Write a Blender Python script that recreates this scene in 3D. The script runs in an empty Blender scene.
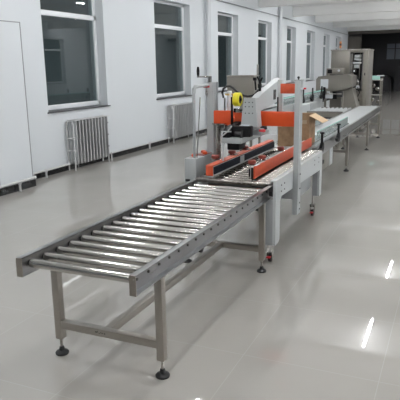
import bpy, bmesh, math, random
from mathutils import Vector, Matrix
random.seed(4)
C = bpy.context.scene.collection
PI = math.pi

# ------------------------------------------------------------------ materials
def newmat(name):
    m = bpy.data.materials.new(name); m.use_nodes = True
    nt = m.node_tree; b = nt.nodes['Principled BSDF']
    return m, nt, b
def pbr(name, col, rough=.5, metal=0., noise=0., nscale=30., bump=0., spec=.5, stretch=None, coat=0.):
    m, nt, b = newmat(name)
    b.inputs['Base Color'].default_value = (*col, 1)
    b.inputs['Roughness'].default_value = rough
    b.inputs['Metallic'].default_value = metal
    b.inputs['Specular IOR Level'].default_value = spec
    b.inputs['Coat Weight'].default_value = coat
    if noise or bump:
        tc = nt.nodes.new('ShaderNodeTexCoord'); mp = nt.nodes.new('ShaderNodeMapping')
        if stretch: mp.inputs['Scale'].default_value = stretch
        n = nt.nodes.new('ShaderNodeTexNoise'); n.inputs['Scale'].default_value = nscale; n.inputs['Detail'].default_value = 4
        nt.links.new(tc.outputs['Object'], mp.inputs[0]); nt.links.new(mp.outputs[0], n.inputs['Vector'])
        if noise:
            r = nt.nodes.new('ShaderNodeMapRange')
            r.inputs['To Min'].default_value = 1-noise; r.inputs['To Max'].default_value = 1+noise
            nt.links.new(n.outputs['Fac'], r.inputs['Value'])
            mx = nt.nodes.new('ShaderNodeVectorMath'); mx.operation = 'SCALE'
            mx.inputs[0].default_value = col
            nt.links.new(r.outputs[0], mx.inputs['Scale']); nt.links.new(mx.outputs[0], b.inputs['Base Color'])
            r2 = nt.nodes.new('ShaderNodeMapRange')
            r2.inputs['To Min'].default_value = rough*.75; r2.inputs['To Max'].default_value = min(1, rough*1.3)
            nt.links.new(n.outputs['Fac'], r2.inputs['Value']); nt.links.new(r2.outputs[0], b.inputs['Roughness'])
        if bump:
            bp = nt.nodes.new('ShaderNodeBump'); bp.inputs['Strength'].default_value = bump; bp.inputs['Distance'].default_value = .01
            nt.links.new(n.outputs['Fac'], bp.inputs['Height']); nt.links.new(bp.outputs[0], b.inputs['Normal'])
    return m
M = {}
M['wall'] = pbr('white_wall_paint', (.665,.695,.72), .62, noise=.02, nscale=1.3, bump=.03)
M['ceiling'] = pbr('ceiling_paint', (.90,.91,.91), .8, noise=.02, nscale=2)
M['beam'] = pbr('beam_paint', (.86,.86,.85), .8, noise=.02, nscale=2)
M['black_tile'] = pbr('black_skirting_tile', (.012,.012,.014), .25, noise=.1)
M['seam'] = pbr('dark_seam', (.30,.31,.32), .7)
M['steel'] = pbr('brushed_stainless', (.40,.38,.355), .28, 1., noise=.10, nscale=22, stretch=(1,1,6))
M['steel_leg'] = pbr('stainless_tube', (.40,.375,.34), .33, 1., noise=.05, nscale=6)
M['zinc'] = pbr('galvanised_roller', (.46,.447,.425), .13, 1., noise=.05, nscale=9, stretch=(.6,3,3))
M['rail'] = pbr('rail_steel', (.32,.32,.325), .30, 1., noise=.12, nscale=16, stretch=(4,.3,4))
M['railend'] = pbr('rail_end_steel', (.33,.305,.275), .38, 1., noise=.12, nscale=20)
M['satin'] = pbr('satin_stainless_cabinet', (.26,.245,.22), .48, .8, noise=.08, nscale=8)
M['bedsteel'] = pbr('dull_bed_roller', (.31,.29,.27), .25, 1., noise=.06)
M['boltgrey'] = pbr('dull_bolt', (.10,.095,.09), .4, .6)
M['table'] = pbr('polished_table_top', (.58,.60,.615), .34, .45, noise=.08, nscale=6)
M['black'] = pbr('black_rubber', (.010,.010,.011), .5, noise=.2)
M['blackp'] = pbr('black_plastic', (.010,.010,.011), .5, spec=.15)
M['belt'] = pbr('black_drive_belt', (.010,.013,.020), .6, noise=.2, nscale=40, spec=.2)
M['white'] = pbr('white_powder_coat', (.54,.565,.57), .38, noise=.03, nscale=10)
M['lightgrey'] = pbr('light_grey_powder_coat', (.41,.43,.435), .38, noise=.03, nscale=10)
M['grey'] = pbr('grey_powder_coat', (.36,.375,.385), .42, noise=.04, nscale=10)
M['orange'] = pbr('orange_enamel', (.68,.080,.016), .36, noise=.08, nscale=14)
M['orangew'] = pbr('worn_orange_film', (.56,.085,.032), .42, noise=.30, nscale=24, bump=.15)
M['maroon'] = pbr('maroon_plastic', (.20,.035,.025), .4, noise=.1)
M['red'] = pbr('red_plastic', (.55,.02,.03), .35)
M['yellow'] = pbr('yellow_tape', (.80,.70,.03), .35, noise=.05)
M['brass'] = pbr('brass', (.75,.55,.22), .3, 1.)
M['radiator'] = pbr('silver_radiator_paint', (.60,.605,.61), .34, .75, noise=.05, nscale=20)
M['pipe'] = pbr('silver_pipe_paint', (.62,.62,.62), .4, .4, noise=.08, nscale=15)
M['whitepipe'] = pbr('white_painted_pipe', (.62,.64,.66), .45)
M['frame'] = pbr('white_window_frame', (.80,.82,.84), .35)
M['sill'] = pbr('dark_stone_sill', (.05,.05,.055), .3)
M['jamb'] = pbr('jamb_paint', (.72,.75,.77), .6)
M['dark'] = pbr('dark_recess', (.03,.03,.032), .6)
M['unlitdark'] = pbr('dark_unlit_surface', (.022,.022,.027), .55, noise=.2, nscale=3)  # darkness of the unlit far bay put into the colour
M['unlitbrown'] = pbr('brown_unlit_plaster', (.10,.09,.08), .8, noise=.1, nscale=3)  # brown toned down to stand for unlit parts of the hall
M['paper'] = pbr('pale_sheet', (.66,.69,.72), .4)
M['tan'] = pbr('cardboard_inside', (.60,.43,.27), .8, noise=.06, nscale=30)
M['ink'] = pbr('ink_mark', (.03,.03,.035), .6)
M['outside'] = pbr('exterior_plaster', (.25,.27,.275), .9, noise=.25, nscale=.7)
M['dimblue'] = pbr('hazy_pane', (.16,.18,.22), .4)

def cardboard():
    m, nt, b = newmat('cardboard'); b.inputs['Roughness'].default_value = .8
    tc = nt.nodes.new('ShaderNodeTexCoord'); n = nt.nodes.new('ShaderNodeTexNoise'); n.inputs['Scale'].default_value = 12
    w = nt.nodes.new('ShaderNodeTexWave'); w.inputs['Scale'].default_value = 60; w.bands_direction = 'X'
    r = nt.nodes.new('ShaderNodeValToRGB'); r.color_ramp.elements[0].color = (.23,.14,.075,1); r.color_ramp.elements[1].color = (.34,.22,.125,1)
    r.color_ramp.elements[0].position = .3; r.color_ramp.elements[1].position = .7
    bp = nt.nodes.new('ShaderNodeBump'); bp.inputs['Strength'].default_value = .05
    nt.links.new(tc.outputs['Object'], n.inputs[0]); nt.links.new(tc.outputs['Object'], w.inputs[0])
    nt.links.new(n.outputs['Fac'], r.inputs[0]); nt.links.new(r.outputs[0], b.inputs['Base Color'])
    nt.links.new(w.outputs['Fac'], bp.inputs['Height']); nt.links.new(bp.outputs[0], b.inputs['Normal'])
    return m
M['card'] = cardboard()

def floor_mat():
    m, nt, b = newmat('polished_floor_tile')
    tc = nt.nodes.new('ShaderNodeTexCoord'); mp = nt.nodes.new('ShaderNodeMapping')
    mp.inputs['Location'].default_value = (-.7,-.7,0)
    br = nt.nodes.new('ShaderNodeTexBrick'); br.offset = 0; br.squash = 1
    br.inputs['Scale'].default_value = 1; br.inputs['Brick Width'].default_value = .8; br.inputs['Row Height'].default_value = .8
    br.inputs['Mortar Size'].default_value = .0022; br.inputs['Mortar Smooth'].default_value = .1; br.inputs['Bias'].default_value = 0
    br.inputs['Color1'].default_value = (.405,.387,.358,1); br.inputs['Color2'].default_value = (.413,.395,.366,1); br.inputs['Mortar'].default_value = (.46,.445,.42,1)
    n = nt.nodes.new('ShaderNodeTexNoise'); n.inputs['Scale'].default_value = 1.7; n.inputs['Detail'].default_value = 5
    r = nt.nodes.new('ShaderNodeMapRange'); r.inputs['To Min'].default_value = .93; r.inputs['To Max'].default_value = 1.07
    sc = nt.nodes.new('ShaderNodeVectorMath'); sc.operation = 'SCALE'
    geo = nt.nodes.new('ShaderNodeNewGeometry'); nt.links.new(geo.outputs['Position'], mp.inputs[0]); nt.links.new(mp.outputs[0], br.inputs['Vector'])
    nt.links.new(tc.outputs['Object'], n.inputs[0]); nt.links.new(n.outputs['Fac'], r.inputs[0])
    nt.links.new(br.outputs['Color'], sc.inputs[0]); nt.links.new(r.outputs[0], sc.inputs['Scale'])
    nt.links.new(sc.outputs[0], b.inputs['Base Color'])
    r2 = nt.nodes.new('ShaderNodeMapRange'); r2.inputs['To Min'].default_value = .012; r2.inputs['To Max'].default_value = .03
    nt.links.new(n.outputs['Fac'], r2.inputs[0]); nt.links.new(r2.outputs[0], b.inputs['Roughness'])
    b.inputs['IOR'].default_value = 1.62
    return m
M['floor'] = floor_mat()

def glass(name, tint, ior=1.5, rough=0.):
    m = bpy.data.materials.new(name); m.use_nodes = True; nt = m.node_tree; nt.nodes.clear()
    o = nt.nodes.new('ShaderNodeOutputMaterial'); t = nt.nodes.new('ShaderNodeBsdfTransparent'); g = nt.nodes.new('ShaderNodeBsdfGlossy')
    f = nt.nodes.new('ShaderNodeFresnel'); mx = nt.nodes.new('ShaderNodeMixShader')
    ge = nt.nodes.new('ShaderNodeNewGeometry'); mr = nt.nodes.new('ShaderNodeMapRange')
    mr.inputs['To Min'].default_value = ior; mr.inputs['To Max'].default_value = 1/ior
    nt.links.new(ge.outputs['Backfacing'], mr.inputs[0]); nt.links.new(mr.outputs[0], f.inputs['IOR'])
    t.inputs[0].default_value = (*tint,1); g.inputs['Roughness'].default_value = rough
    nt.links.new(f.outputs[0], mx.inputs[0]); nt.links.new(t.outputs[0], mx.inputs[1]); nt.links.new(g.outputs[0], mx.inputs[2]); nt.links.new(mx.outputs[0], o.inputs[0])
    return m
M['glass'] = glass('window_glass', (.66,.72,.72), 1.65)
M['clear'] = glass('clear_guard_sheet', (.86,.92,.91), 1.45)
_nt = M['clear'].node_tree; _o = _nt.nodes['Material Output']; _src = _o.inputs[0].links[0].from_socket
_d = _nt.nodes.new('ShaderNodeBsdfDiffuse'); _d.inputs[0].default_value = (.50,.55,.55,1); _m = _nt.nodes.new('ShaderNodeMixShader'); _m.inputs[0].default_value = .35
_nt.links.new(_src, _m.inputs[1]); _nt.links.new(_d.outputs[0], _m.inputs[2]); _nt.links.new(_m.outputs[0], _o.inputs[0])
M['greenedge'] = pbr('green_tinted_edge', (.42,.72,.66), .25)
def emit(name, col, s):
    m, nt, b = newmat(name); b.inputs['Base Color'].default_value = (*col,1)
    b.inputs['Emission Color'].default_value = (*col,1); b.inputs['Emission Strength'].default_value = s
    return m
M['tube'] = emit('lit_tube', (.985,.99,1), 121)
M['beacon'] = pbr('amber_beacon', (.55,.22,.07), .3)
M['beaconred'] = pbr('dark_red_beacon', (.06,.02,.015), .3)

# ------------------------------------------------------------------ mesh builder
class MB:
    def __init__(s): s.v = []; s.f = []
    def add(s, vs, fs):
        n = len(s.v); s.v += [Vector(v) for v in vs]; s.f += [[i+n for i in f] for f in fs]; return s
    def box(s, x0, x1, y0, y1, z0, z1):
        vs = [(x,y,z) for x in (x0,x1) for y in (y0,y1) for z in (z0,z1)]
        return s.add(vs, [(0,1,3,2),(4,6,7,5),(0,4,5,1),(2,3,7,6),(0,2,6,4),(1,5,7,3)])
    def rbox(s, x0, x1, y0, y1, z0, z1, b=.004):
        bm = bmesh.new(); bmesh.ops.create_cube(bm, size=1)
        for v in bm.verts: v.co = Vector(((x0+x1)/2+v.co.x*(x1-x0), (y0+y1)/2+v.co.y*(y1-y0), (z0+z1)/2+v.co.z*(z1-z0)))
        b = min(b, .45*min(x1-x0, y1-y0, z1-z0))
        bmesh.ops.bevel(bm, geom=bm.edges[:], offset=b, segments=2, affect='EDGES', profile=.5)
        bm.verts.index_update()
        s.add([v.co.copy() for v in bm.verts], [[v.index for v in f.verts] for f in bm.faces]); bm.free(); return s
    def prism(s, pts, axis, a, b):
        """extrude polygon (2D pts in the other two axes, in order) along axis from a to b"""
        n = len(pts)
        def P(p, t):
            if axis == 0: return (t, p[0], p[1])
            if axis == 1: return (p[0], t, p[1])
            return (p[0], p[1], t)
        return s.add([P(p,a) for p in pts]+[P(p,b) for p in pts],
            [list(range(n)), list(range(2*n-1,n-1,-1))]+[(i,i+n,(i+1)%n+n,(i+1)%n) for i in range(n)])
    def ring(s, pts, rad, seg=12, caps=True):
        """tube along a path; rad is a number or a list"""
        pts = [Vector(p) for p in pts]; n = len(pts)
        if not isinstance(rad, (list,tuple)): rad = [rad]*n
        up = None; base = len(s.v)
        for i, p in enumerate(pts):
            if i == 0: t = pts[1]-p
            elif i == n-1: t = p-pts[-2]
            else:
                t = (pts[i+1]-p)
                t2 = (p-pts[i-1])
                if t.length < 1e-7: t = t2
                if t2.length < 1e-7: t2 = t
                t = t.normalized()+t2.normalized()
            if t.length < 1e-7: t = Vector((0,0,1))
            t.normalize()
            if up is None: up = t.orthogonal().normalized()
            up = (up - t*up.dot(t)).normalized(); w = t.cross(up)
            for k in range(seg):
                a = 2*PI*k/seg; s.v.append(p+(up*math.cos(a)+w*math.sin(a))*rad[i])
        for i in range(n-1):
            for k in range(seg):
                k2 = (k+1)%seg; s.f.append([base+i*seg+k, base+i*seg+k2, base+(i+1)*seg+k2, base+(i+1)*seg+k])
        if caps:
            s.f.append([base+k for k in reversed(range(seg))]); s.f.append([base+(n-1)*seg+k for k in range(seg)])
        return s
    def cyl(s, p, q, r, seg=16, r2=None): return s.ring([p,q], [r, r if r2 is None else r2], seg)
    def lathe(s, c, axis, prof, seg=20):
        """prof: list of (distance along axis, radius)"""
        a = Vector(axis).normalized(); c = Vector(c)
        u = a.orthogonal().normalized(); w = a.cross(u); base = len(s.v)
        for d, r in prof:
            for k in range(seg):
                t = 2*PI*k/seg; s.v.append(c+a*d+(u*math.cos(t)+w*math.sin(t))*r)
        for i in range(len(prof)-1):
            for k in range(seg):
                k2 = (k+1)%seg; s.f.append([base+i*seg+k, base+i*seg+k2, base+(i+1)*seg+k2, base+(i+1)*seg+k])
        s.f.append([base+k for k in reversed(range(seg))]); s.f.append([base+(len(prof)-1)*seg+k for k in range(seg)])
        return s
WP = {}
def link(name, mb, mat, parent=None, angle=35):
    if isinstance(mat, str): mat = M[mat]
    lo = Vector([min(v[i] for v in mb.v) for i in range(3)]); hi = Vector([max(v[i] for v in mb.v) for i in range(3)])
    c = (lo+hi)/2
    if parent is None: c.z = lo.z
    me = bpy.data.meshes.new(name); me.from_pydata([v-c for v in mb.v], [], mb.f)
    bm = bmesh.new(); bm.from_mesh(me); bmesh.ops.recalc_face_normals(bm, faces=bm.faces); bm.to_mesh(me); bm.free()
    me.materials.append(mat); me.shade_smooth(); me.set_sharp_from_angle(angle=math.radians(angle)); me.update()
    o = bpy.data.objects.new(name, me); C.objects.link(o); WP[o] = c
    if parent is not None: o.parent = parent; o.location = c-WP[parent]
    else: o.location = c
    return o
def tag(o, label, cat, group=None):
    o['label'] = label; o['category'] = cat
    if group: o['group'] = group
    return o
def thing(name, loc, label, cat, group=None):
    o = bpy.data.objects.new(name, None); o.empty_display_size = .1; C.objects.link(o)
    o.location = loc; WP[o] = Vector(loc); return tag(o, label, cat, group)
def struct(name, mb, mat, parent=None):
    o = link(name, mb, mat, parent)
    if parent is None: o['kind'] = 'structure'
    return o
def copy_tree(o, delta=Vector((0,0,0)), parent=None):
    c = o.copy(); C.objects.link(c)
    if parent is not None: c.parent = parent
    c.location = o.location + Vector(delta); WP[c] = WP[o] + Vector(delta)
    for ch in [k for k in WP if k.parent == o]:
        copy_tree(ch, (0,0,0), c)
    return c

# ================================================================== SETTING
WX = -4.364; RX = 7.2; Y0 = -15.5; YC = 33.0; YE = 38.3; CZ = 3.95; BZ = 3.6
struct('floor', MB().box(WX-.36, RX+.3, Y0-.2, YE+.3, -.1, 0), 'floor')
struct('ceiling', MB().box(WX-.36, RX+.3, Y0-.2, YE+.3, CZ, CZ+.12), 'ceiling')
wins = [(-6.3,-4.6),(-2.4,-.6),(1.4,3.1),(5.28,7.05),(9.05,10.88),(12.69,14.3),(16.2,17.7),(19.7,21.05),(22.9,24.45),(26.3,27.75),(29.4,30.85)]
WZ0, WZ1 = 1.03, 3.20
def wall_with_openings(x0, x1, ya, yb, ops, z0, z1):
    mb = MB(); mb.box(x0,x1,ya,yb,-.0,z0); mb.box(x0,x1,ya,yb,z1,CZ)
    y = ya
    for a,b in ops:
        mb.box(x0,x1,y,a,z0,z1); y = b
    mb.box(x0,x1,y,yb,z0,z1)
    return mb
struct('wall_left', wall_with_openings(WX-.32, WX, Y0, YC, wins, WZ0, WZ1), 'wall')
def window(n, a, b, xin, sgn, glassmat='glass'):
    """xin: wall face, sgn: -1 = glazing towards -x"""
    xg = xin+sgn*.20; t = .035
    mb = MB(); fw = .065
    def bb(y0,y1,z0,z1): mb.rbox(xg-t, xg+t, y0,y1,z0,z1,.006)
    z0 = WZ0+.02; zt = 2.60
    bb(a,a+fw,z0,WZ1); bb(b-fw,b,z0,WZ1); bb(a,b,z0,z0+.08); bb(a,b,WZ1-.05,WZ1); bb(a,b,zt,zt+.085)
    w = struct(f'window_{n}', mb, 'frame')
    g = MB().box(xg-.004,xg+.004,a+fw-.01,b-fw+.01,z0+.07,zt+.01); link('lower_pane', g, glassmat, w)
    g = MB().box(xg-.004,xg+.004,a+fw-.01,b-fw+.01,zt+.075,WZ1-.04); link('upper_pane', g, glassmat, w)
    # dark gasket line round the lower pane
    s = MB().rbox(min(xin+sgn*.17,xin-sgn*.035), max(xin+sgn*.17,xin-sgn*.035), a-.03, b+.05, WZ0-.012, WZ0+.006, .003)
    link('window_sill', s, 'sill', w)
    return w
for i,(a,b) in enumerate(wins): window(i+1, a, b, WX, -1)
# the ground and the neighbouring wall outside the panes
struct('trim_1', MB().box(-9.2,-9.0,Y0-4,YC+6,-.2,5.2), 'outside')
# wall on the right with windows and two dark doorways (seen mirrored in the left panes)
wr = [(-4,-2.4),(0,1.6),(4,5.6),(12,13.6),(16,17.6),(20,21.6),(24,25.6),(28,29.6)]
mb = MB(); y = Y0
dr = (7.6,9.6)
for a,b in sorted(wr+[dr]):
    mb.box(RX,RX+.3,y,a,0,CZ)
    if (a,b) != dr: mb.box(RX,RX+.3,a,b,0,WZ0)
    mb.box(RX,RX+.3,a,b,WZ1 if (a,b)!=dr else 2.5,CZ); y = b
mb.box(RX,RX+.3,y,YE,0,CZ)
struct('wall_right', mb, 'wall')
for i,(a,b) in enumerate(wr): window(i+20, a, b, RX, 1)
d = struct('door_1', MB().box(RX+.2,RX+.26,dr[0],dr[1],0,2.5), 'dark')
struct('wall_back', MB().box(WX-.3,RX+.3,Y0-.3,Y0,0,CZ), 'unlitbrown')  # rear wall toned dark so metal reflects an unlit end
# end of the lit hall: short return wall, header and far partition, unlit dark put into their colours
struct('wall_far_left', MB().box(WX-.32,WX+.75,YC,YC+.3,0,3.30), 'unlitbrown')
struct('wall_far_side', MB().box(WX-.3,WX,YC+.3,YE,0,CZ), 'unlitdark')
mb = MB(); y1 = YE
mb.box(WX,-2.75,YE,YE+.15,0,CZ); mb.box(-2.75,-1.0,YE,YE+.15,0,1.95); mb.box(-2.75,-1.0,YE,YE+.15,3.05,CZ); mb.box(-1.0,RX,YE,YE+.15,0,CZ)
struct('wall_far', mb, 'unlitdark')
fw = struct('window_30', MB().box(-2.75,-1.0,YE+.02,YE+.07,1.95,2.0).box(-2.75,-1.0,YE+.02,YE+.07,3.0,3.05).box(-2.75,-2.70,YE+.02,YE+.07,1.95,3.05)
    .box(-1.05,-1.0,YE+.02,YE+.07,1.95,3.05).box(-2.2,-2.14,YE+.02,YE+.07,2.0,3.0).box(-1.62,-1.56,YE+.02,YE+.07,2.0,3.0).box(-2.7,-1.05,YE+.02,YE+.07,2.66,2.70), 'unlitdark')
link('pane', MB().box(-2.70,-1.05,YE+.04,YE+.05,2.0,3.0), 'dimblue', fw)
# ceiling beams across the hall
k = 0
for yb in (-12.7,-8.55,-4.45,-.35,3.7,7.6,11.75,16.2,20.45,24.35,28.4,32.6):
    k += 1
    struct(f'trim_{k+1}', MB().rbox(WX, RX, yb, yb+.30, BZ, CZ, .012), 'beam')
struct('trim_20', MB().box(WX, RX, YC-.05, YC+.35, 3.44, 3.6), 'unlitbrown')  # header beam, its unlit shade painted in as brown
# skirting
cols_y = (2.2,4.37)
struct('baseboard_left', MB().box(WX, WX+.018, 4.37, YC, 0, .10).box(WX, WX+.018, Y0, 2.2, 0, .10), 'black_tile')
# boxed-out riser at the left with a flush panel outline
rb = struct('trim_21', MB().box(WX, -4.0, 2.2, 4.37, 0, CZ), 'wall')
link('panel_outline', MB().box(-4.0,-3.995,4.342,4.356,.15,2.38).box(-4.0,-3.995,3.0,4.356,2.38,2.394).box(-4.0,-3.992,3.64,3.66,.13,1.25), 'seam', rb)
link('skirting', MB().box(-4.0,-3.982,2.2,4.388,0,.105).box(WX+.02,-4.0,4.37,4.388,0,.105), 'black_tile', rb)

# ------------------------------------------------------------------ heating
px = WX+.10
def stub(x, y, z, top=.02):
    return MB().cyl((x,y,0),(x,y,z+top),.017,12).lathe((x,y,z-.03),(0,0,1),[(0,.02),(.005,.026),(.05,.026),(.055,.012)],12)
def pipe_run(x, ya, yb, za, zb, r, stubs, label):
    t = thing('heating_pipe', (x,(ya+yb)/2,0), label, 'pipe', 'low heating pipes along the window wall')
    link('pipe_run', MB().ring([(x,ya,za),(x,yb,zb)], r, 12), 'pipe', t)
    link('end_joint', MB().lathe((x,yb-.03,zb),(0,1,0),[(0,r),(.005,r*1.35),(.04,r*1.35),(.05,r*.8)],12), 'pipe', t)
    for y in stubs: link('support_stub', stub(x,y,za), 'pipe', t)
pipe_run(-3.93, 2.3, 4.31, .135, .150, .020, (2.9,3.98), 'silver heating pipe in front of the boxed wall panel at the far left')
pipe_run(px, 4.40, 5.61, .12, .125, .017, (4.98,), 'short silver heating pipe between the boxed panel and the nearer radiator')
pipe_run(px, 6.89, 9.40, .125, .125, .013, (8.46,), 'thin silver heating pipe on the wall base between the two radiators')
pipe_run(px, 10.73, 11.6, .125, .125, .013, (), 'thin silver heating pipe on the wall base right of the second radiator')
def radiator(y0, y1, n, label):
    t = thing('radiator', (WX+.12,(y0+y1)/2,0), label, 'radiator', 'silver column radiators under the windows')
    x0, x1 = WX+.05, WX+.185; p = (y1-y0)/n
    for i in range(n):
        yy = y0+p*(i+.5)
        mb = MB().ring([(x1,yy,.10),(x1,yy,.845)],.0165,10).ring([(x0,yy,.10),(x0,yy,.845)],.0165,10)
        mb.rbox(x0,x1,yy-.007,yy+.007,.10,.845,.003)
        mb.ring([(x0-.005,yy,.845),(x1+.005,yy,.845)],.0175,8)
        mb.cyl(((x0+x1)/2,yy-p*.5,.15),((x0+x1)/2,yy+p*.5,.15),.022,10).cyl(((x0+x1)/2,yy-p*.5,.80),((x0+x1)/2,yy+p*.5,.80),.022,10)
        link('radiator_column', mb, 'radiator', t)
    link('top_rail', MB().rbox(x0-.01,x1+.022,y0-.01,y1+.01,.858,.868,.003), 'pipe', t)
    ye = y0-.035
    mb = MB().ring([(x1,ye,0),(x1,ye,.80),(x1-.015,ye,.845),(x0,ye,.845)],.012,8).ring([(x0,ye,0),(x0,ye,.845)],.012,8)
    for z in (.34,.56): mb.ring([(x0,ye,z),(x1,ye,z)],.011,8)
    mb.ring([(x0,ye,.34),(x0,y0+p*.5,.34)],.010,8).ring([(x0,ye,.56),(x0,y0+p*.5,.56)],.010,8)
    link('feed_pipe', mb, 'pipe', t)
    for z in (.34,.56): link('valve', MB().rbox(x1-.02,x1+.02,ye-.02,ye+.02,z-.02,z+.02,.006), 'pipe', t)
    for z in (.30,.52,.74): link('valve', MB().rbox(x1+.005,x1+.022,y1-p*.5-.012,y1-p*.5+.012,z-.014,z+.014,.004), 'seam', t)
    for x in (x0,x1): link('foot', MB().cyl((x,y1-p*.5,0),(x,y1-p*.5,.10),.013,10), 'pipe', t)
    link('outlet_pipe', MB().ring([((x0+x1)/2,y1-.005,.15),((x0+x1)/2,y1+.05,.15),(px,y1+.10,.125)],.014,8).cyl((x1,y1+.05,0),(x1,y1+.05,.17),.013,8), 'pipe', t)
radiator(5.70,6.76,11,'silver column radiator on the white wall below the nearest window at left')
radiator(9.50,10.60,12,'silver column radiator under the second window, just left of the grey tube stand')
tag(link('riser_pipe', MB().ring([(WX+.09,11.8,0),(WX+.09,11.8,CZ)],.05,14).ring([(WX+.06,12.0,0),(WX+.06,12.0,CZ)],.025,10), 'whitepipe'),
    'white painted riser pipe on the wall between second and third window', 'pipe')
tag(link('riser_pipe', MB().ring([(WX+.09,18.45,0),(WX+.09,18.45,CZ)],.055,14).ring([(WX+.06,18.75,0),(WX+.06,18.75,CZ)],.03,10), 'whitepipe'),
    'white painted riser pipe on the wall above the orange plate of the sealer', 'pipe')
tag(link('ceiling_conduit', MB().ring([(WX+.05,-6,3.49),(WX+.05,10,3.48),(WX+.05,22,3.44),(WX+.05,YC,3.40)],.017,8), 'seam'),
    'thin dark conduit running along the top of the window wall', 'conduit')

# ------------------------------------------------------------------ lamps
def lamp(x, y, label):
    t = thing('tube_lamp', (x,y,CZ), label, 'lamp', 'ceiling tube lamps')
    link('batten', MB().rbox(x-.025,x+.025,y-.72,y+.72,CZ-.05,CZ,.006), 'frame', t)
    link('tube', MB().cyl((x,y-.69,CZ-.15),(x,y+.69,CZ-.15),.020,10), 'tube', t)
    link('end_cap', MB().rbox(x-.02,x+.02,y-.72,y-.69,CZ-.175,CZ-.045,.004), 'frame', t)
    link('end_cap', MB().rbox(x-.02,x+.02,y+.69,y+.72,CZ-.175,CZ-.045,.004), 'frame', t)
    return t
first = None
for x in (-1.85,.46,4.10,6.2):  # the two right-hand rows are unseen, kept for their light
    for k in range(-3,6):
        y = 9.12+4.12*k+(.35 if k == 2 and x > 0 else 0)
        if y > 31 or (x < 0 and y > 24): continue
        if first is None: first = lamp(x,y,'lit white tube lamp fixed to the ceiling between the beams')
        else: copy_tree(first, (x-WP[first].x, y-WP[first].y, 0))

# ================================================================== ROLLER CONVEYOR
H = .72; W2 = .382; RH = .108; RW = .039; L1 = 2.33
rc = thing('roller_conveyor', (0,1.1,0), 'long stainless gravity roller conveyor with square legs in the foreground', 'conveyor')
def side_rail(s):
    xo = s*W2; xi = s*(W2-RW); a,b = sorted((xi,xo)); t = .004; z0 = H-RH
    mb = MB()
    w0,w1 = sorted((xi, xi+s*t))
    mb.box(w0,w1,0,L1,z0,H)                       # web on the roller side
    mb.box(a,b,0,L1,H-t,H); mb.box(a,b,0,L1,z0,z0+t)   # flanges pointing outward
    r = link('side_rail', mb, 'rail', rc)
    # closing plate with rounded upper corners
    pts = []
    for (cx,cz,a0) in ((b-.010,H-.010,0),(a+.010,H-.010,PI/2)):
        for q in range(4):
            an = a0+q*PI/6; pts.append((cx+.010*math.cos(an), cz+.010*math.sin(an)))
    pts += [(a,z0-.002),(b,z0-.002)]
    e = link('end_plate', MB().prism(pts,1,-.006,.0), 'railend', r)
    if s > 0: link('screw', MB().cyl((s*(W2-.012),-.009,H-.02),(s*(W2-.012),-.006,H-.02),.004,8), 'steel', r)
    return r
railL = side_rail(-1); railR = side_rail(1)
R0 = .06; RP = .122; NR = 19
rr = .0255
def first_roller():
    y = R0; z = H-.044
    ro = link('roller', MB().lathe((-.332,y,z),(1,0,0),[(0,rr-.003),(.004,rr),(.660,rr),(.664,rr-.003)],28), 'zinc', rc)
    for s in (-1,1):
        link('bearing', MB().cyl((s*.332,y,z),(s*.3425,y,z),.018,14), 'blackp', ro)
        link('axle_bolt', MB().cyl((s*.3472,y,z),(s*.354,y,z),.0085,6), 'boltgrey', ro)
    return ro
r0 = first_roller()
for k in range(1,NR): copy_tree(r0, (0,RP*k,0), rc)
LY = (.29,2.12); LX = .3545
for yy in LY:
    for s in (-1,1):
        x = s*LX; h = .024
        lg = link('leg', MB().rbox(x-h,x+h,yy-h,yy+h,.105,H-RH,.004), 'steel_leg', rc)
        link('mounting_plate', MB().rbox(x-.028,x+.028,yy-.045,yy+.045,H-RH-.006,H-RH,.002), 'steel', lg)
        link('adjusting_screw', MB().cyl((x,yy,.04),(x,yy,.105),.009,12), 'steel', lg)
        link('levelling_foot', MB().lathe((x,yy,0),(0,0,1),[(0,.040),(.010,.042),(.018,.036),(.026,.018),(.046,.014),(.050,.011)],22), 'black', lg)
h = .0225
cb = link('cross_beam', MB().rbox(-LX+.024,LX-.024,.29-h,.29+h,.18,.228,.003), 'steel_leg', rc)
link('cross_beam', MB().rbox(-LX+.024,LX-.024,2.12-h,2.12+h,.18,.228,.003), 'steel_leg', rc)
link('centre_stretcher', MB().rbox(-.045,.003,.29+h,2.12-h,.181,.227,.003), 'steel_leg', rc)
mk = MB()
for i,(dx,dz,w,hh) in enumerate([(-.02,0,.012,.008),(-.005,.002,.004,.011),(.004,-.002,.010,.004),(.018,.001,.004,.009),(.026,0,.008,.006),(.042,-.001,.009,.007)]):
    mk.box(-.06+dx,-.06+dx+w,.29-h-.0008,.29-h,.203+dz,.203+dz+hh)
link('pen_marking', mk, 'ink', cb)

# ================================================================== CARTON SEALER
cs = thing('carton_sealer', (0,3.2,0), 'grey and orange carton sealing machine with yellow tape roll and black side belts', 'machine')
def side_panel(x0, x1, mat):
    arc = [(2.43-.05+.05*math.cos(a), .24+.05*math.sin(a)) for a in (0,-PI/6,-PI/3,-PI/2)]
    pts = [(2.29,.765),(4.14,.765),(4.14,.26),(4.03,.26),(4.03,.565),(2.47,.60),(2.43,.56)]+arc+[(2.29,.19)]
    return link('side_panel', MB().prism(pts,0,x0,x1), mat, cs)
spR = side_panel(.395,.420,'white'); spL = link('side_panel', MB().prism([(2.55,.70),(4.14,.70),(4.14,.26),(4.03,.26),(4.03,.565),(2.55,.60)],0,-.420,-.395), 'white', cs)
link('front_leg_cover', MB().box(.292,.395,2.29,2.30,.19,.60).box(.292,.298,2.30,2.42,.19,.60), 'grey', spR)  # front face greyer than the side panel, its shade put into the colour
link('front_leg', MB().rbox(-.395,-.33,2.36,2.43,.19,.66), 'lightgrey', cs)
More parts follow.
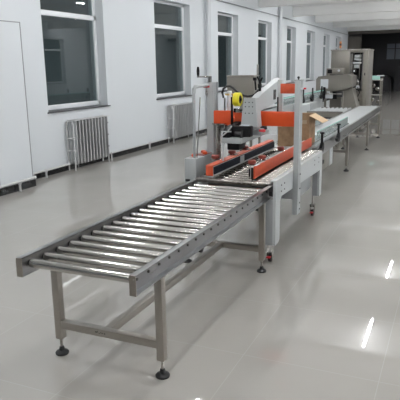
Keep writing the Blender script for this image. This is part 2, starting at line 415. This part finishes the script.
link('rear_leg_cover', MB().box(.34,.395,4.03,4.04,.26,.60), 'grey', spR)
for (y,z) in ((2.46,.70),(2.46,.645),(2.56,.70),(2.56,.645),(3.75,.72),(3.75,.67),(3.95,.72),(3.95,.67)):
    link('panel_bolt', MB().cyl((.42,y,z),(.424,y,z),.006,8), 'dark', spR)
link('top_lip', MB().box(.37,.395,2.29,4.14,.755,.765), 'lightgrey', spR)
link('deck_plate', MB().box(-.385,.385,2.50,4.42,.58,.62), 'dark', cs)
# bed rollers
br = link('bed_roller', MB().lathe((-.36,2.355,.720),(1,0,0),[(0,.020),(.003,.022),(.717,.022),(.72,.020)],16), 'bedsteel', cs)
for k in range(1,21): copy_tree(br, (0,.101*k,0), cs)
# casters
def caster(x, y, top, s=1):
    t = link('caster', MB().rbox(x-.03,x+.03,y-.03,y+.03,top-.008,top,.002).box(x-.026,x-.021,y-.02,y+.025,.035,top-.01).box(x+.021,x+.026,y-.02,y+.025,.035,top-.01).cyl((x,y,top-.03),(x,y,top-.008),.022,14), 'zinc', cs)
    link('wheel', MB().lathe((x-.016,y+.012,.042),(1,0,0),[(0,.030),(.004,.041),(.028,.041),(.032,.030)],22), 'black', t)
    link('brake_pedal', MB().rbox(x-.018,x+.018,y-.062,y-.020,.050,.062,.004), 'red', t)
    return t
caster(.345,2.39,.19); caster(-.345,2.39,.19)
link('caster_stem', MB().cyl((.335,4.085,.12),(.335,4.085,.60),.011,12), 'steel', caster(.335,4.085,.145))
link('caster_stem', MB().cyl((-.345,4.09,.12),(-.345,4.09,.60),.011,12), 'steel', caster(-.345,4.09,.145))
# posts
pR = link('post', MB().rbox(.4205,.470,2.845,2.955,.335,1.59,.004), 'lightgrey', cs)
link('post_edge', MB().box(.470,.4725,2.843,2.857,.34,1.585), 'white', pR)
for z in (.38,.44,.58,.72): link('post_bolt', MB().cyl((.470,2.92,z),(.475,2.92,z),.007,8), 'dark', pR)
link('post_cap', MB().rbox(.414,.478,2.847,2.965,1.59,1.60,.003), 'grey', pR)
link('cap_knob', MB().lathe((.445,2.88,1.60),(0,0,1),[(0,.007),(.010,.007),(.013,.011),(.024,.011),(.03,.006)],12), 'black', pR)
link('red_indicator', MB().cyl((.49,2.89,1.52),(.515,2.89,1.52),.008,10), 'red', pR)
link('indicator_plate', MB().rbox(.470,.492,2.87,2.91,1.512,1.528,.002), 'paper', pR)
pL = link('post', MB().rbox(-.495,-.4205,2.93,3.02,.30,1.58,.004), 'lightgrey', cs)
link('post_rear_flange', MB().box(-.4205,-.405,3.01,3.02,.71,1.58), 'grey', pL)
# orange cross bar + upper plate
link('cross_bar', MB().rbox(-.4205,.4205,2.93,2.96,1.165,1.305,.006), 'orange', cs)
link('upper_plate', MB().rbox(.275,.4205,2.88,2.91,1.475,1.565,.004), 'orangew', cs)
link('guide_plate', MB().rbox(.225,.27,2.961,3.01,1.16,1.60,.003), 'white', cs)
link('guide_rod', MB().cyl((.235,2.94,1.306),(.235,2.94,1.44),.008,10), 'black', cs)
# side belt units
def belt_unit(x0, x1, ya, yb, inner, covermat):
    """inner: +1 the belt face looks to +x"""
    u = link('belt_drive', MB().rbox(x0,x1,ya+.012,yb-.012,.762,.848,.004), 'grey', cs)
    xb = x1 if inner > 0 else x0
    a,b = sorted((xb, xb+inner*.010))
    pts = []
    for yc,a0 in ((ya+.030,PI/2),(yb-.030,-PI/2)): pass
    link('drive_belt', MB().rbox(a,b,ya+.005,yb,.775,.845,.004), 'belt', u)
    link('lower_strip', MB().box(a-.002,b+.006,ya+.02,yb,.752,.764), 'zinc', u)
    return u
uL = belt_unit(-.262,-.198,2.35,4.22,1,'orange')
link('top_cover', MB().rbox(-.268,-.196,2.35,4.22,.849,.862,.003), 'orangew', uL)
link('end_cover', MB().rbox(-.268,-.199,2.338,2.352,.764,.862,.003), 'orangew', uL)
link('belt_splice', MB().box(-.188,-.1865,3.03,3.15,.778,.842), 'grey', uL)
uR = belt_unit(.140,.178,2.36,4.38,-1,'orangew')
link('outer_cover', MB().rbox(.180,.192,2.345,4.50,.764,.872,.003), 'orangew', uR)
link('end_plate', MB().rbox(.160,.180,2.338,2.352,.764,.862,.003), 'black', uR)
link('top_cover', MB().box(.125,.180,2.42,4.36,.849,.853), 'grey', uR)
link('clear_tape_patch', MB().box(.172,.194,2.38,2.50,.872,.8735), 'paper', uR)
def knob(x, y, z, r, par, mat='maroon', hh=.03):
    k = link('clamp_knob', MB().lathe((x,y,z),(0,0,1),[(0,r*.6),(.006,r*.6),(.008,r),(hh,r),(hh+.008,r*.75)],16), mat, par); return k
for (x,y) in ((.105,2.53),(.105,2.83),(.105,3.45)):
    link('knob_bracket', MB().rbox(x-.04,x+.05,y-.06,y+.06,.853,.860,.002), 'zinc', uR)
    knob(x,y,.860,.038,uR)
for (x,y) in ((-.30,2.66),(-.255,2.99),(-.255,3.37)):
    link('knob_bracket', MB().rbox(x-.04,x+.05,y-.05,y+.05,.862,.868,.002), 'zinc', uL)
    knob(x-.005,y,.868,.040,uL)
uL.location.x += .013; uR.location.x += .018
# tape head
hd = link('tape_head', MB().rbox(.0,.07,2.86,3.62,1.318,1.325,.002)
    .prism([(2.84,1.31),(2.84,1.43),(2.95,1.465),(3.60,1.60),(3.62,1.595),(3.62,1.38),(3.50,1.365),(3.1,1.325),(2.95,1.31)],0,.002,.07), 'white', cs)
link('slot', MB().box(.07,.0715,3.34,3.43,1.39,1.49), 'dark', hd)
link('slot_spring', MB().rbox(.071,.078,3.37,3.40,1.41,1.46,.003), 'zinc', hd)
fp = MB().prism([(-.035,1.44),(.075,1.44),(.098,1.17),(-.065,1.17)],1,2.745,2.755)
fpo = link('face_plate', fp, 'lightgrey', hd)
for x in (-.018,.018,.052):
    for z in (1.30,1.36,1.40): link('plate_bolt', MB().cyl((x,2.745,z),(x,2.740,z),.0055,8), 'dark', fpo)
link('back_plate', MB().prism([(.075,1.44),(.082,1.44),(.105,1.17),(.098,1.17)],1,2.745,2.86), 'white', fpo)
link('carriage', MB().rbox(-.06,.07,2.76,2.929,1.14,1.32,.004), 'grey', hd)
tr = link('tape_roll', MB().lathe((-.135,2.77,1.425),(1,0,0),[(0,.030),(0,.061),(.003,.064),(.055,.064),(.058,.061),(.058,.040),(.050,.040)],30), 'yellow', hd)
link('roll_hub', MB().lathe((-.145,2.77,1.425),(1,0,0),[(0,.03),(.062,.038),(.066,.036),(.066,.012),(.08,.012)],20), 'blackp', tr)
link('roll_arm', MB().rbox(-.165,-.150,2.74,2.775,1.19,1.45,.003), 'blackp', hd)
link('roll_bracket', MB().rbox(-.150,-.06,2.78,2.80,1.30,1.34,.003), 'zinc', hd)
# lower head: tray and black mechanism
ty = link('head_tray', MB().rbox(-.20,-.008,2.60,3.45,1.03,1.08,.003), 'lightgrey', hd)
link('tray_leg', MB().rbox(-.20,-.185,2.60,2.615,.862,1.03,.002), 'white', ty)
link('tray_motor', MB().rbox(-.16,-.04,2.63,2.80,.965,1.03,.008), 'blackp', ty)
link('tray_hanger', MB().rbox(-.07,.10,2.86,2.95,1.08,1.14,.003), 'grey', ty)
mech = link('tape_cartridge', MB().prism([(2.60,1.082),(2.60,1.13),(2.66,1.175),(3.05,1.215),(3.35,1.185),(3.40,1.082)],0,-.19,-.13).rbox(-.13,.06,2.66,2.742,1.085,1.185,.01)
    .prism([(2.62,1.082),(2.66,1.15),(3.0,1.20),(3.35,1.17),(3.40,1.082)],0,-.03,-.010).rbox(-.09,-.03,2.75,2.80,1.10,1.14).rbox(-.09,-.03,3.15,3.2,1.1,1.15), 'blackp', hd)
for (y,z,r) in ((2.66,1.115,.022),(2.84,1.13,.026),(3.25,1.13,.03)):
    link('guide_roller', MB().cyl((-.09,y,z),(-.03,y,z),r,16), 'black', mech)
link('cutter_arm', MB().ring([(-.19,2.59,1.10),(-.14,2.59,1.14),(-.10,2.60,1.19)],.006,8), 'lightgrey', mech)
link('cutter_arm', MB().rbox(-.20,-.10,2.58,2.592,1.135,1.146,.003), 'lightgrey', mech)
link('red_lever', MB().lathe((-.165,2.72,1.16),(1,0,0),[(0,.012),(.03,.015),(.04,.010)],12), 'red', mech)
link('red_lever', MB().lathe((.10,2.80,1.135),(1,0,0),[(0,.012),(.05,.016),(.06,.010)],12), 'red', mech)
link('pale_strip', MB().rbox(-.055,.035,2.68,2.74,1.186,1.194,.002), 'paper', mech)
# fittings above the head
link('valve', MB().cyl((.03,3.02,1.49),(.03,3.02,1.60),.014,10).cyl((.03,3.02,1.57),(.01,3.0,1.63),.008,8).cyl((.03,3.02,1.57),(.055,3.02,1.62),.009,8).rbox(.015,.045,3.0,3.04,1.52,1.56,.004), 'blackp', hd)
link('valve', MB().cyl((-.02,3.05,1.50),(-.03,3.05,1.60),.009,8).rbox(-.045,-.015,3.03,3.07,1.59,1.62,.004), 'blackp', hd)
# air regulator, hose, guide pole
ar = link('air_filter', MB().lathe((-.312,3.09,1.22),(0,0,1),[(0,.02),(.005,.028),(.20,.028),(.21,.026),(.24,.026),(.262,.026),(.27,.02)],18), 'frame', cs)
link('brass_fitting', MB().cyl((-.355,3.09,1.455),(-.24,3.09,1.455),.010,10).cyl((-.312,3.05,1.455),(-.312,3.09,1.455),.012,10), 'brass', ar)
link('filter_bracket', MB().rbox(-.33,-.29,3.03,3.10,1.20,1.225,.003), 'zinc', ar)
hz = [(-.372,3.08,1.42),(-.385,3.08,1.47),(-.372,3.08,1.51),(-.336,3.08,1.535),(-.30,3.08,1.535),(-.265,3.08,1.515),(-.23,3.08,1.485),(-.193,3.08,1.46),(-.15,3.08,1.443),(-.11,3.07,1.438),(-.06,3.06,1.445),(-.03,3.06,1.46),(.01,3.04,1.50)]
link('air_hose', MB().ring(hz,.011,10), 'black', cs)
gp = link('guide_pole', MB().cyl((-.345,2.87,.66),(-.345,2.87,1.175),.024,18), 'steel', cs)
link('pole_cap', MB().rbox(-.40,-.27,2.84,2.90,1.175,1.186,.003), 'zinc', gp)
link('small_tube', MB().cyl((-.355,3.07,1.10),(-.355,3.07,1.42),.008,8), 'zinc', cs)
# side box with knobs, tube stand, crank
sb = link('side_box', MB().rbox(-.545,-.4225,2.50,2.925,.64,.885,.005), 'lightgrey', cs)
link('latch', MB().rbox(-.535,-.485,2.485,2.50,.665,.688,.006), 'black', sb)
for (x,y) in ((-.49,2.60),(-.455,2.78),(-.50,2.85)): knob(x,y,.885,.026,sb,'orange',.022)
link('knob_base', MB().rbox(-.53,-.43,2.70,2.90,.885,.892,.002), 'maroon', sb)
tb = link('tube_stand', MB().ring([(-.452,2.53,.885),(-.448,2.53,1.50),(-.446,2.535,1.53),(-.446,2.56,1.548),(-.455,2.89,1.555)],.014,12), 'grey', cs)
link('elbow', MB().ring([(-.448,2.53,1.49),(-.446,2.533,1.53),(-.446,2.56,1.55),(-.446,2.60,1.55)],.018,12), 'lightgrey', tb)
link('stay_wire', MB().cyl((-.44,2.56,.885),(-.425,2.62,1.45),.005,8), 'zinc', tb)
ck = link('crank', MB().cyl((-.46,2.94,1.58),(-.46,2.94,1.635),.018,12).rbox(-.595,-.445,2.925,2.955,1.625,1.640,.003), 'zinc', cs)
link('crank_grip', MB().lathe((-.585,2.94,1.64),(0,0,1),[(0,.008),(.008,.013),(.05,.015),(.085,.011),(.09,.006)],14), 'blackp', ck)
link('red_valve', MB().rbox(-.50,-.44,2.865,2.89,1.53,1.55,.004), 'red', cs)
link('hanging_tag', MB().ring([(-.47,2.878,1.53),(-.475,2.875,1.47),(-.465,2.875,1.44),(-.455,2.875,1.47),(-.47,2.878,1.52)],.006,6), 'steel', cs)
# box hanging underneath
link('control_box', MB().rbox(.15,.33,3.35,3.98,.36,.60,.006), 'grey', cs)

# ================================================================== CARTON
cd = thing('cardboard_box', (-.01,4.66,.742), 'brown cardboard carton with a raised flap behind the orange cross bar', 'box')
x0,x1,y0,y1,z0,z1 = -.225,.165,4.53,4.86,.7465,1.135; t=.005
link('carton_body', MB().box(x0,x1,y0,y0+t,z0,z1).box(x0,x1,y1-t,y1,z0,z1).box(x0,x0+t,y0+t,y1-t,z0,z1).box(x1-t,x1,y0+t,y1-t,z0,z1).box(x0+t,x1-t,y0+t,y1-t,z0,z0+t), 'card', cd)
def flap(pts): # quad with thickness
    a,b,c,d = [Vector(p) for p in pts]; n = (b-a).cross(d-a).normalized()*.005
    return MB().add([a,b,c,d,a+n,b+n,c+n,d+n], [(0,1,2,3),(7,6,5,4),(0,4,5,1),(1,5,6,2),(2,6,7,3),(3,7,4,0)])
link('flap', flap([(x1,y0,z1),(x1,y1,z1),(x1+.165,y1,z1-.085),(x1+.165,y0,z1-.085)]), 'tan', cd)
link('flap', flap([(x0,y0,z1),(x0,y1,z1),(x0-.13,y1,z1-.11),(x0-.13,y0,z1-.11)]), 'tan', cd)
link('flap', flap([(x0,y1,z1),(x1,y1,z1),(x1,y1+.10,z1-.10),(x0,y1+.10,z1-.10)]), 'tan', cd)
link('sealing_tape', MB().box(x0+.03,x1-.03,y0-.0012,y0,z0+.285,z0+.33), pbr('faded_tape',(.36,.28,.19),.35), cd)

# ================================================================== OUTFEED CONVEYOR (behind the sealer)
oc = thing('outfeed_conveyor', (0,8.2,0), 'long grey slat topped conveyor behind the sealer with clear side guards', 'conveyor')
def xs(y): return .205-.018*(y-6.5)/1.0*1.0 if y > 6.5 else .205+.0*(y)
YA, YB = 4.46, 11.85
def strip(yA,yB,xLA,xRA,xLB,xRB,z0,z1):
    vs = [(xLA,yA,z0),(xRA,yA,z0),(xRB,yB,z0),(xLB,yB,z0),(xLA,yA,z1),(xRA,yA,z1),(xRB,yB,z1),(xLB,yB,z1)]
    return MB().add(vs, [(0,1,2,3),(7,6,5,4),(0,4,5,1),(1,5,6,2),(2,6,7,3),(3,7,4,0)])
link('conveyor_bed', strip(YA,YB,-.272,.219,-.322,.102,.690,.7455), 'table', oc)
link('side_rail', strip(YA,YB,.222,.258,.105,.141,.60,.750), 'rail', oc)
link('side_rail', strip(YA,YB,-.31,-.275,-.36,-.325,.60,.750), 'rail', oc)
link('rail_ledge', strip(6.4,YB,.245,.275,.147,.17,.665,.675), 'zinc', oc)
# rollers just after the sealer
legs = [(7.13,.195),(9.66,.165),(11.75,.135)]
for i,(yy,x) in enumerate(legs):
    for s in (0,1):
        xx = x if s == 0 else x-.48
        lg = link('leg', MB().rbox(xx-.022,xx+.022,yy-.022,yy+.022,.09,.60,.003), 'steel_leg', oc)
        link('adjusting_screw', MB().cyl((xx,yy,.03),(xx,yy,.09),.009,8), 'steel', lg)
        link('levelling_foot', MB().lathe((xx,yy,0),(0,0,1),[(0,.042),(.012,.044),(.02,.036),(.032,.016),(.045,.012)],16), 'black', lg)
    link('cross_beam', MB().rbox(x-.458,x-.022,yy-.02,yy+.02,.31,.35,.003), 'steel_leg', oc)
link('drive_motor_box', MB().rbox(.02,.24,4.85,5.45,.37,.60,.006), 'satin', oc)
link('hanging_plate', MB().rbox(.18,.245,5.46,5.66,.37,.60,.003), 'white', oc)
# clear guards and their clamps
for s,x in ((1,.17),(-1,-.255)):
    g = link('guard_sheet', MB().box(x-.004,x+.004,4.95,7.2,.775,.885), 'clear', oc)
    link('green_edge', MB().box(x-.005,x+.005,4.95,7.2,.885,.893), 'greenedge', g)
    link('guide_rail', MB().rbox(x-.012,x+.012,4.6,7.3,.765,.777,.002), 'zinc', g)
fs = link('fan_guard', strip(4.95,5.5,-.245,.155,-.245,.155,.775,.780), 'clear', oc)
def clamp(x, y, z0, par, h=.20, sc=1.):
    c = link('guard_clamp', MB().rbox(x+.02*sc,x+.05*sc,y-.018,y+.018,z0+.02,z0+h,.008)
        .rbox(x+.01*sc,x+.065*sc,y-.022,y+.022,z0+h,z0+h+.022,.006)
        .prism([(y-.03,z0+.09),(y+.03,z0+.09),(y+.05,z0+.02),(y-.01,z0-.03),(y-.10,z0-.02),(y-.17,z0+.015),(y-.16,z0+.035),(y-.09,z0+.035)],0,x+.02*sc,x+.055*sc), 'blackp', par)
    link('clamp_bolt', MB().cyl((x+.055*sc,y-.10,z0+.008),(x+.062*sc,y-.10,z0+.008),.012,10), 'zinc', c)
    return c
clamp(.262,4.68,.70,oc); clamp(.262,5.75,.70,oc)
link('guard_arm', MB().ring([(.30,5.75,.87),(.18,5.75,.87)],.008,8), 'zinc', oc)

# ================================================================== TRANSFER CONVEYOR
tc = thing('transfer_conveyor', (-.85,10.5,0), 'short roller conveyor crossing from the outfeed table to the packing machine', 'conveyor')
for (y) in (9.86,11.05):
    link('side_rail', MB().box(-1.15,-.40,y,y+.04,.64,.755), 'satin', tc)
    link('dark_channel', MB().box(-1.15,-.40,y+.04,y+.09,.66,.752), 'dark', tc)
link('dark_pan', MB().box(-1.15,-.40,9.96,11.04,.60,.62), 'dark', tc)  # dark sheet added below the rollers to darken the gaps
r1 = link('roller', MB().cyl((-1.11,9.95,.735),(-1.11,11.05,.735),.024,14), 'table', tc)
for k in range(1,8): copy_tree(r1, (.098*k,0,0), tc)
for (x,y) in ((-1.10,9.88),(-.50,9.88),(-1.10,11.07),(-.50,11.07)):
    link('leg', MB().rbox(x-.02,x+.02,y-.02,y+.02,.0,.64,.003), 'steel_leg', tc)

# ================================================================== PARALLEL INFEED LINE WITH GREEN GUARD
il = thing('infeed_conveyor', (-1.3,10,0), 'rear conveyor line with green edged clear guard beside the window wall', 'conveyor')
gx = -1.40
link('conveyor_bed', MB().box(-1.62,-1.42,7.2,12.4,.70,.80), 'lightgrey', il)
link('side_panel', MB().box(gx-.012,gx+.004,7.0,12.55,.66,.93), 'lightgrey', il)
g = link('guard_sheet', MB().box(gx-.004,gx+.002,8.3,12.6,.93,1.07), 'clear', il)
link('green_edge', MB().box(gx-.030,gx+.012,8.3,12.6,1.068,1.095), 'greenedge', g)
link('return_guide', MB().box(-1.62,-1.60,7.2,12.4,.80,.95), 'zinc', il)
for y in (10.35,11.25,12.25):
    c = link('guard_clamp', MB().rbox(gx+.03,gx+.06,y-.03,y+.03,.94,1.20,.01)
        .prism([(y-.05,1.02),(y+.05,1.04),(y+.07,.93),(y-.02,.88),(y-.12,.91),(y-.10,.98)],0,gx+.02,gx+.07), 'blackp', il)
link('white_housing', MB().rbox(gx+.02,gx+.22,9.6,10.3,.62,.90,.01), 'white', il)
link('white_housing', MB().rbox(gx+.02,gx+.16,10.6,11.3,.66,.88,.01), 'lightgrey', il)
link('bracket_post', MB().rbox(gx+.03,gx+.07,10.30,10.36,.40,.95,.004), 'black', il)
for y in (7.5,9.5,12.2):
    for x in (-1.60,-1.44):
        link('leg', MB().rbox(x-.02,x+.02,y-.02,y+.02,0,.70,.003), 'steel_leg', il)

# ================================================================== CONTROL CABINET
cc = thing('control_cabinet', (-1.26,6.2,0), 'beige steel control cabinet with tall rod behind the yellow tape roll', 'cabinet')
link('cabinet_body', MB().rbox(-1.48,-1.045,6.0,6.25,1.20,1.585,.006), 'satin', cc)
link('lid_lip', MB().rbox(-1.485,-1.04,5.985,6.26,1.578,1.592,.003), 'steel', cc)
link('stand', MB().rbox(-1.30,-1.22,6.08,6.16,.02,1.20,.004), 'satin', cc)
link('base_plate', MB().rbox(-1.42,-1.10,5.98,6.26,0,.02,.004), 'satin', cc)
link('tall_rod', MB().rbox(-1.085,-1.055,6.25,6.27,1.25,1.75,.004), 'steel', cc)

# ================================================================== PACKING MACHINE
pm = thing('packing_machine', (-.9,13.8,0), 'large stainless case packing machine with an open bay and amber beacon', 'machine')
yf = 13.5
pb = link('cabinet_frame', MB().rbox(-1.40,-.895,yf,yf+1.0,.10,2.10,.01).rbox(-.56,-.43,yf,yf+1.0,.10,2.10,.01)
    .box(-.895,-.56,yf,yf+1.0,2.03,2.10).box(-.895,-.56,yf+.92,yf+1.0,.10,2.03).box(-.895,-.56,yf,yf+.95,.10,1.02), 'satin', pm)
link('top_lip', MB().rbox(-1.42,-.415,yf-.02,yf+1.02,2.085,2.115,.006), 'steel', pb)
link('door_seam', MB().box(-.885,-.875,yf-.003,yf,.15,2.0).box(-.575,-.568,yf-.003,yf,1.05,2.0), 'seam', pb)
link('door_panel', MB().rbox(-1.385,-.90,yf-.012,yf,1.45,2.05,.004), 'satin', pb)
link('door_handle', MB().rbox(-.505,-.485,yf-.03,yf,1.43,1.50,.006), 'blackp', pb)
# machinery within the bay
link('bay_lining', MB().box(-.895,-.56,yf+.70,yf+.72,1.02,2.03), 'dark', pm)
link('bay_side_bar', MB().rbox(-.86,-.84,yf+.02,yf+.06,1.03,2.0,.003).rbox(-.66,-.645,yf+.1,yf+.14,1.03,2.0,.003), 'steel', pm)
link('upper_cylinder', MB().cyl((-.80,yf+.15,1.93),(-.63,yf+.15,1.93),.045,14).cyl((-.80,yf+.12,1.86),(-.62,yf+.12,1.84),.03,12), 'paper', pm)
link('linear_rail', MB().rbox(-.83,-.61,yf+.08,yf+.12,1.74,1.785,.004), 'frame', pm)
link('carriage_block', MB().rbox(-.80,-.66,yf+.06,yf+.2,1.62,1.72,.008), 'lightgrey', pm)
link('black_gear', MB().lathe((-.775,yf+.0,1.55),(0,1,0),[(0,.045),(.06,.055),(.10,.055)],16), 'black', pm)
link('gear_hub', MB().cyl((-.775,yf-.02,1.55),(-.775,yf,1.55),.02,12), 'frame', pm)
link('lower_drum', MB().lathe((-.70,yf+.0,1.25),(0,1,0),[(0,.06),(.02,.10),(.10,.10),(.14,.06)],18), 'zinc', pm)
link('push_arm', MB().ring([(-.86,yf-.01,1.46),(-.72,yf-.01,1.43),(-.62,yf-.01,1.30),(-.60,yf-.01,1.12)],.018,8), 'black', pm)
link('suction_cup', MB().lathe((-.66,yf+.02,1.13),(0,-1,0),[(0,.02),(.04,.05)],12), 'paper', pm)
# front low magazine with legs
mg = link('magazine_hood', MB().prism([(-1.62,1.05),(-1.62,1.36),(-1.56,1.43),(-.82,1.48),(-.70,1.43),(-.70,1.16),(-.86,1.10),(-1.2,1.05)],1,12.75,13.49), 'satin', pm)
link('pale_sheet', MB().rbox(-1.50,-1.30,12.742,12.75,1.12,1.36,.003), 'paper', mg)
link('switch_panel', MB().rbox(-1.43,-.99,13.1,13.4,1.44,1.63,.006), 'satin', mg)
link('display', MB().rbox(-1.40,-1.28,13.09,13.10,1.50,1.60,.002), 'blackp', mg)
link('push_button', MB().cyl((-1.10,13.07,1.57),(-1.10,13.10,1.57),.03,12), 'paper', mg)
link('cover_strip', MB().rbox(-1.30,-.98,12.9,13.05,1.455,1.475,.004), 'blackp', mg)
for (x,y) in ((-1.5,12.9),(-1.5,13.4),(-.95,12.9)):
    link('leg', MB().rbox(x-.03,x+.03,y-.03,y+.03,0,1.06,.004), 'satin', pm)
link('sensor_bracket', MB().rbox(-1.42,-1.36,12.70,12.74,.86,1.16,.006).rbox(-1.50,-1.36,12.66,12.74,.90,.96,.006), 'blackp', mg)
link('cross_panel', MB().rbox(-1.46,-1.2,12.86,12.94,.86,1.0,.006), 'paper', pm)
link('valve_block', MB().rbox(-1.08,-.93,12.80,12.87,.90,1.04,.004), 'dark', pm)
link('chute', MB().prism([(-.92,1.06),(-.72,1.12),(-.55,.55),(-.98,.55)],1,12.9,13.49), 'satin', pm)
link('under_guard', MB().rbox(-1.22,-1.10,12.9,12.96,.84,1.04,.004), 'blackp', pm)
link('guide_bars', MB().cyl((-1.45,12.8,.98),(-.95,12.8,.98),.012,8), 'steel', pm)
link('front_plate', MB().rbox(-1.08,-.90,13.38,13.42,.55,.90,.004), 'lightgrey', pm)
link('cable_loop', MB().ring([(-.66,13.46,1.12),(-.60,13.44,.98),(-.66,13.44,.86),(-.60,13.44,.76)],.014,8), 'blackp', pm)
link('base_frame', MB().rbox(-1.55,-.44,12.95,14.5,.05,.12,.01), 'steel', pm)
bc = link('beacon_pole', MB().cyl((-1.20,yf+.2,2.11),(-1.20,yf+.2,2.16),.02,10), 'steel', pm)
link('beacon_lens', MB().cyl((-1.20,yf+.2,2.16),(-1.20,yf+.2,2.22),.028,14), 'beacon', bc)
link('beacon_lens', MB().cyl((-1.20,yf+.2,2.22),(-1.20,yf+.2,2.275),.036,14), 'beaconred', bc)
link('beacon_lens', MB().cyl((-1.20,yf+.2,2.275),(-1.20,yf+.2,2.33),.028,14), 'beacon', bc)

# ================================================================== SMALL STAND BEHIND
st = thing('parts_stand', (-.5,16,0), 'narrow metal stand of pale fittings and handwheels right of the packing machine', 'stand')
for (x,y) in ((-.66,15.9),(-.36,15.9),(-.66,16.3),(-.36,16.3)):
    link('post', MB().rbox(x-.018,x+.018,y-.018,y+.018,0,1.30,.003), 'satin', st)
for z in (.45,.80,1.25):
    link('shelf', MB().rbox(-.68,-.34,15.88,16.32,z-.02,z,.003), 'steel', st)
link('green_guard', MB().rbox(-.66,-.38,15.86,15.88,1.26,1.38,.003), 'greenedge', st)
for (x,z) in ((-.56,1.08),(-.44,.98),(-.58,.66),(-.42,.60),(-.50,.30)):
    link('handwheel', MB().lathe((x,15.84,z),(0,1,0),[(0,.03),(.01,.06),(.03,.06),(.04,.02)],14), 'zinc', st)
link('cross_arm', MB().rbox(-.48,-.26,15.85,15.88,1.36,1.39,.003), 'paper', st)

# dark stacked goods in front of the far partition
for i,(x,w,h2,lab) in enumerate([(-1.55,.9,1.5,'dark covered stack of goods by the unlit far partition, taller one'),(-2.6,.8,1.0,'low dark covered stack beside the taller one at the far partition')]):
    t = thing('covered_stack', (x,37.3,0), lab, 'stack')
    link('cover', MB().prism([(x-w/2,0),(x-w/2+.05,h2*.8),(x-w/2+.2,h2),(x+w/2-.2,h2*.96),(x+w/2,h2*.7),(x+w/2+.05,0)],1,36.9,37.7), 'unlitdark', t)

# ================================================================== WORLD, CAMERA
w = bpy.data.worlds.new('dusk'); bpy.context.scene.world = w; w.use_nodes = True
bg = w.node_tree.nodes['Background']; bg.inputs[0].default_value = (.62,.66,.70,1); bg.inputs[1].default_value = .42

yaw,pit,rol,f = -0.42409270649925074, -0.23213719824497778, -0.01704009714023198, 1.1278671399206315*500
F = Vector((math.sin(yaw)*math.cos(pit), math.cos(yaw)*math.cos(pit), math.sin(pit)))
R = F.cross(Vector((0,0,1))).normalized(); U = R.cross(F)
R2 = R*math.cos(rol)+U*math.sin(rol); U2 = -R*math.sin(rol)+U*math.cos(rol)
cam = bpy.data.cameras.new('camera'); co = bpy.data.objects.new('camera', cam); C.objects.link(co)
m = Matrix((( R2.x,U2.x,-F.x,0),(R2.y,U2.y,-F.y,0),(R2.z,U2.z,-F.z,0),(0,0,0,1))); m.translation = Vector((1.769871,-2.282537,1.730295))
co.matrix_world = m
cam.sensor_width = 36; cam.lens = f/400*36; cam.clip_end = 200; cam.clip_start = .05
bpy.context.scene.camera = co
vs = bpy.context.scene.view_settings
vs.view_transform = 'Standard'; vs.look = 'None'; vs.gamma = 1; vs.exposure = 0
try: vs.use_curve_mapping = False
except Exception: pass
